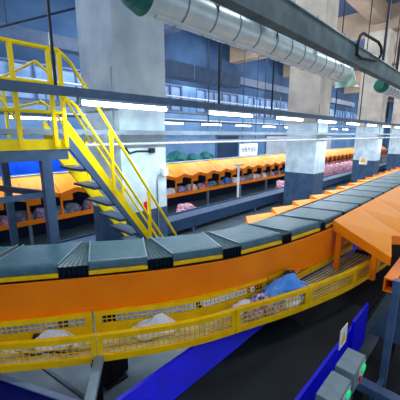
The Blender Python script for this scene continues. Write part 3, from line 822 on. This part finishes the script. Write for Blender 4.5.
# second, navy-sided feeder at the left
fe = empty('feeder_conveyor', (.2,2.2,0)); tag(fe, 'navy blue side panel of a feeder conveyor at the lower left corner', 'conveyor')
a = Vector((.30,2.93,0)); b = Vector((.78,1.90,0)); d = (b-a).normalized(); n = Vector((d.y,-d.x,0))
def sl(o0,o1,z0,z1,u0=-1.2,u1=.35):
    A = a+d*u0; B = b+d*u1
    if (A+n*o1-A).length: pass
    q = [A+n*o0,B+n*o0,B+n*o1,A+n*o1]
    return MB().hexa([(p.x,p.y,z0) for p in q],[(p.x,p.y,z1) for p in q])
sl(0,.03,.2,.60).build('side_panel', M_navy, fe)
plabel(sl(-.008,.035,.60,.615).build('pale_edge', M_fix, fe), 'pale top edge')
sl(.03,1.1,.56,.59).build('belt', M_navy, fe)
for u in (-.9,.9):
    for o in (.06,1.0):
        p = a+d*u+n*o; MB().box(p.x-.03,p.x+.03,p.y-.03,p.y+.03,0,.56).build('leg', M_black, fe)

# ------------------------------------------------------------------ control boxes and frame at lower right
def cbox(x0,x1,y0,y1,z0,z1,label,red):
    e = empty('control_box', ((x0+x1)/2,(y0+y1)/2,0)); tag(e, label, 'control box', 'grey push-button boxes')
    MB().box(x0,x1,y0,y1,z0,z1).build('housing', M_box, e, bevel=.006)
    cx = (x0+x1)/2
    MB().box(x0+.10,x1-.02,y0-.003,y0+.002,z0+.02,z1-.02).build('button_panel', M_capw, e)
    def btn(x,z,r,mm,nm,lb):
        plabel(MB().tube([(x,y0-.003,z),(x,y0-.014,z)],r,16).build(nm,mm,e,smooth=True),lb)
    btn(x0+(x1-x0)*.76,z0+(z1-z0)*.62,.026,M_gbtn,'push_button','green button')
    if red: btn(x0+(x1-x0)*.46,z0+(z1-z0)*.34,.022,M_rbtn,'push_button','red button')
    MB().box(cx-.03,cx+.03,y0+.04,y0+.10,0,z0).build('stand_post', M_bgrey, e)
cbox(1.99,2.25,.45,.58,.84,1.0,'grey control box with green and red buttons, upper of the two',True)
cbox(1.66,1.93,.45,.58,.84,1.0,'grey control box at the bottom edge, lower of the two at lower right',False)
e = empty('support_frame', (3.2,.42,0)); tag(e, 'dark steel support frame with a tall post at the lower right', 'frame')
MB().box(3.05,3.11,.42,.48,.0,1.30).build('post', M_bgrey, e)
MB().box(2.69,2.79,.0,.62,.30,.38).build('cross_beam', M_bgrey, e)
MB().box(2.70,3.11,.43,.47,.22,.28).build('tie_bar', M_bgrey, e)
MB().box(2.71,2.77,.54,.60,0,.30).build('foot', M_black, e); MB().box(2.71,2.77,.02,.08,0,.30).build('foot', M_black, e)
tag(MB().box(2.3,6.4,-.5,.70,0,.008).build('floor_shade_sheet', M_black), 'added black sheet imitating floor shade at the lower right corner', 'shade sheet')  # thin black sheet added to darken the floor where shade lies
e = empty('drive_motor', (3.0,.2,0)); tag(e, 'dark round drive motor low in the bottom right corner', 'motor')
MB().tube([(2.85,.22,.14),(3.05,.22,.14)],.10,20).build('motor_body', M_black, e, smooth=True)
MB().tube([(2.82,.22,.14),(2.86,.22,.14)],.075,20).build('end_bell', M_steel, e, smooth=True)
MB().box(2.86,3.02,.14,.30,0,.045).build('base', M_black, e)
e = empty('sheet_cover', (4.0,.5,0)); tag(e, 'dark blue-grey upright sheet cover behind the post at the lower right', 'cover')
MB().add([(3.9,.80,.15),(3.9,.0,.15),(3.9,.0,.85),(3.9,.50,.85),(3.92,.80,.15),(3.92,.0,.15),(3.92,.0,.85),(3.92,.50,.85)],[(0,1,2,3),(7,6,5,4),(0,4,5,1),(1,5,6,2),(2,6,7,3),(3,7,4,0)]).build('cover_sheet', M_bgrey, e)
for y in (.05,.5): MB().box(3.92,3.96,y,y+.04,0,.8).build('upright', M_black, e)
# ------------------------------------------------------------------ camera, light, world
cd = bpy.data.cameras.new('camera'); cd.lens = 27; cd.sensor_width = 36; cd.clip_end = 200; cd.clip_start = .05
co = bpy.data.objects.new('camera', cd); C.objects.link(co)
co.location = (0,0,2.6); co.rotation_euler = (math.radians(90-12.225), 0, math.radians(43.9-90))
sc.camera = co
def fill_light(x,y,z,p,col=(.95,.97,1)):  # unseen fill lights added to brighten hall and ceiling, no fixtures
    ld = bpy.data.lights.new('fill_light','POINT'); ld.shadow_soft_size = .35; ld.energy = p; ld.color = col
    o = bpy.data.objects.new('fill_light', ld); C.objects.link(o); o.location = (x,y,z)
for x in (-1.5,6.2,13.5,21,28.5,36,44):
    for y,p in ((7.4,300),(1.2,210),(11.8,260)): fill_light(x,y,6.6,p)
w = bpy.data.worlds.new('world'); sc.world = w; w.use_nodes = True
bg = w.node_tree.nodes['Background']; bg.inputs[0].default_value = (.86,.93,1,1); bg.inputs[1].default_value = .75
for o in bpy.data.objects:
    if '_o' in o: del o['_o']
vs = sc.view_settings
sc.display_settings.display_device = 'sRGB'
vs.view_transform = 'Standard'; vs.look = 'None'; vs.gamma = 1; vs.exposure = 0.35; vs.use_curve_mapping = False
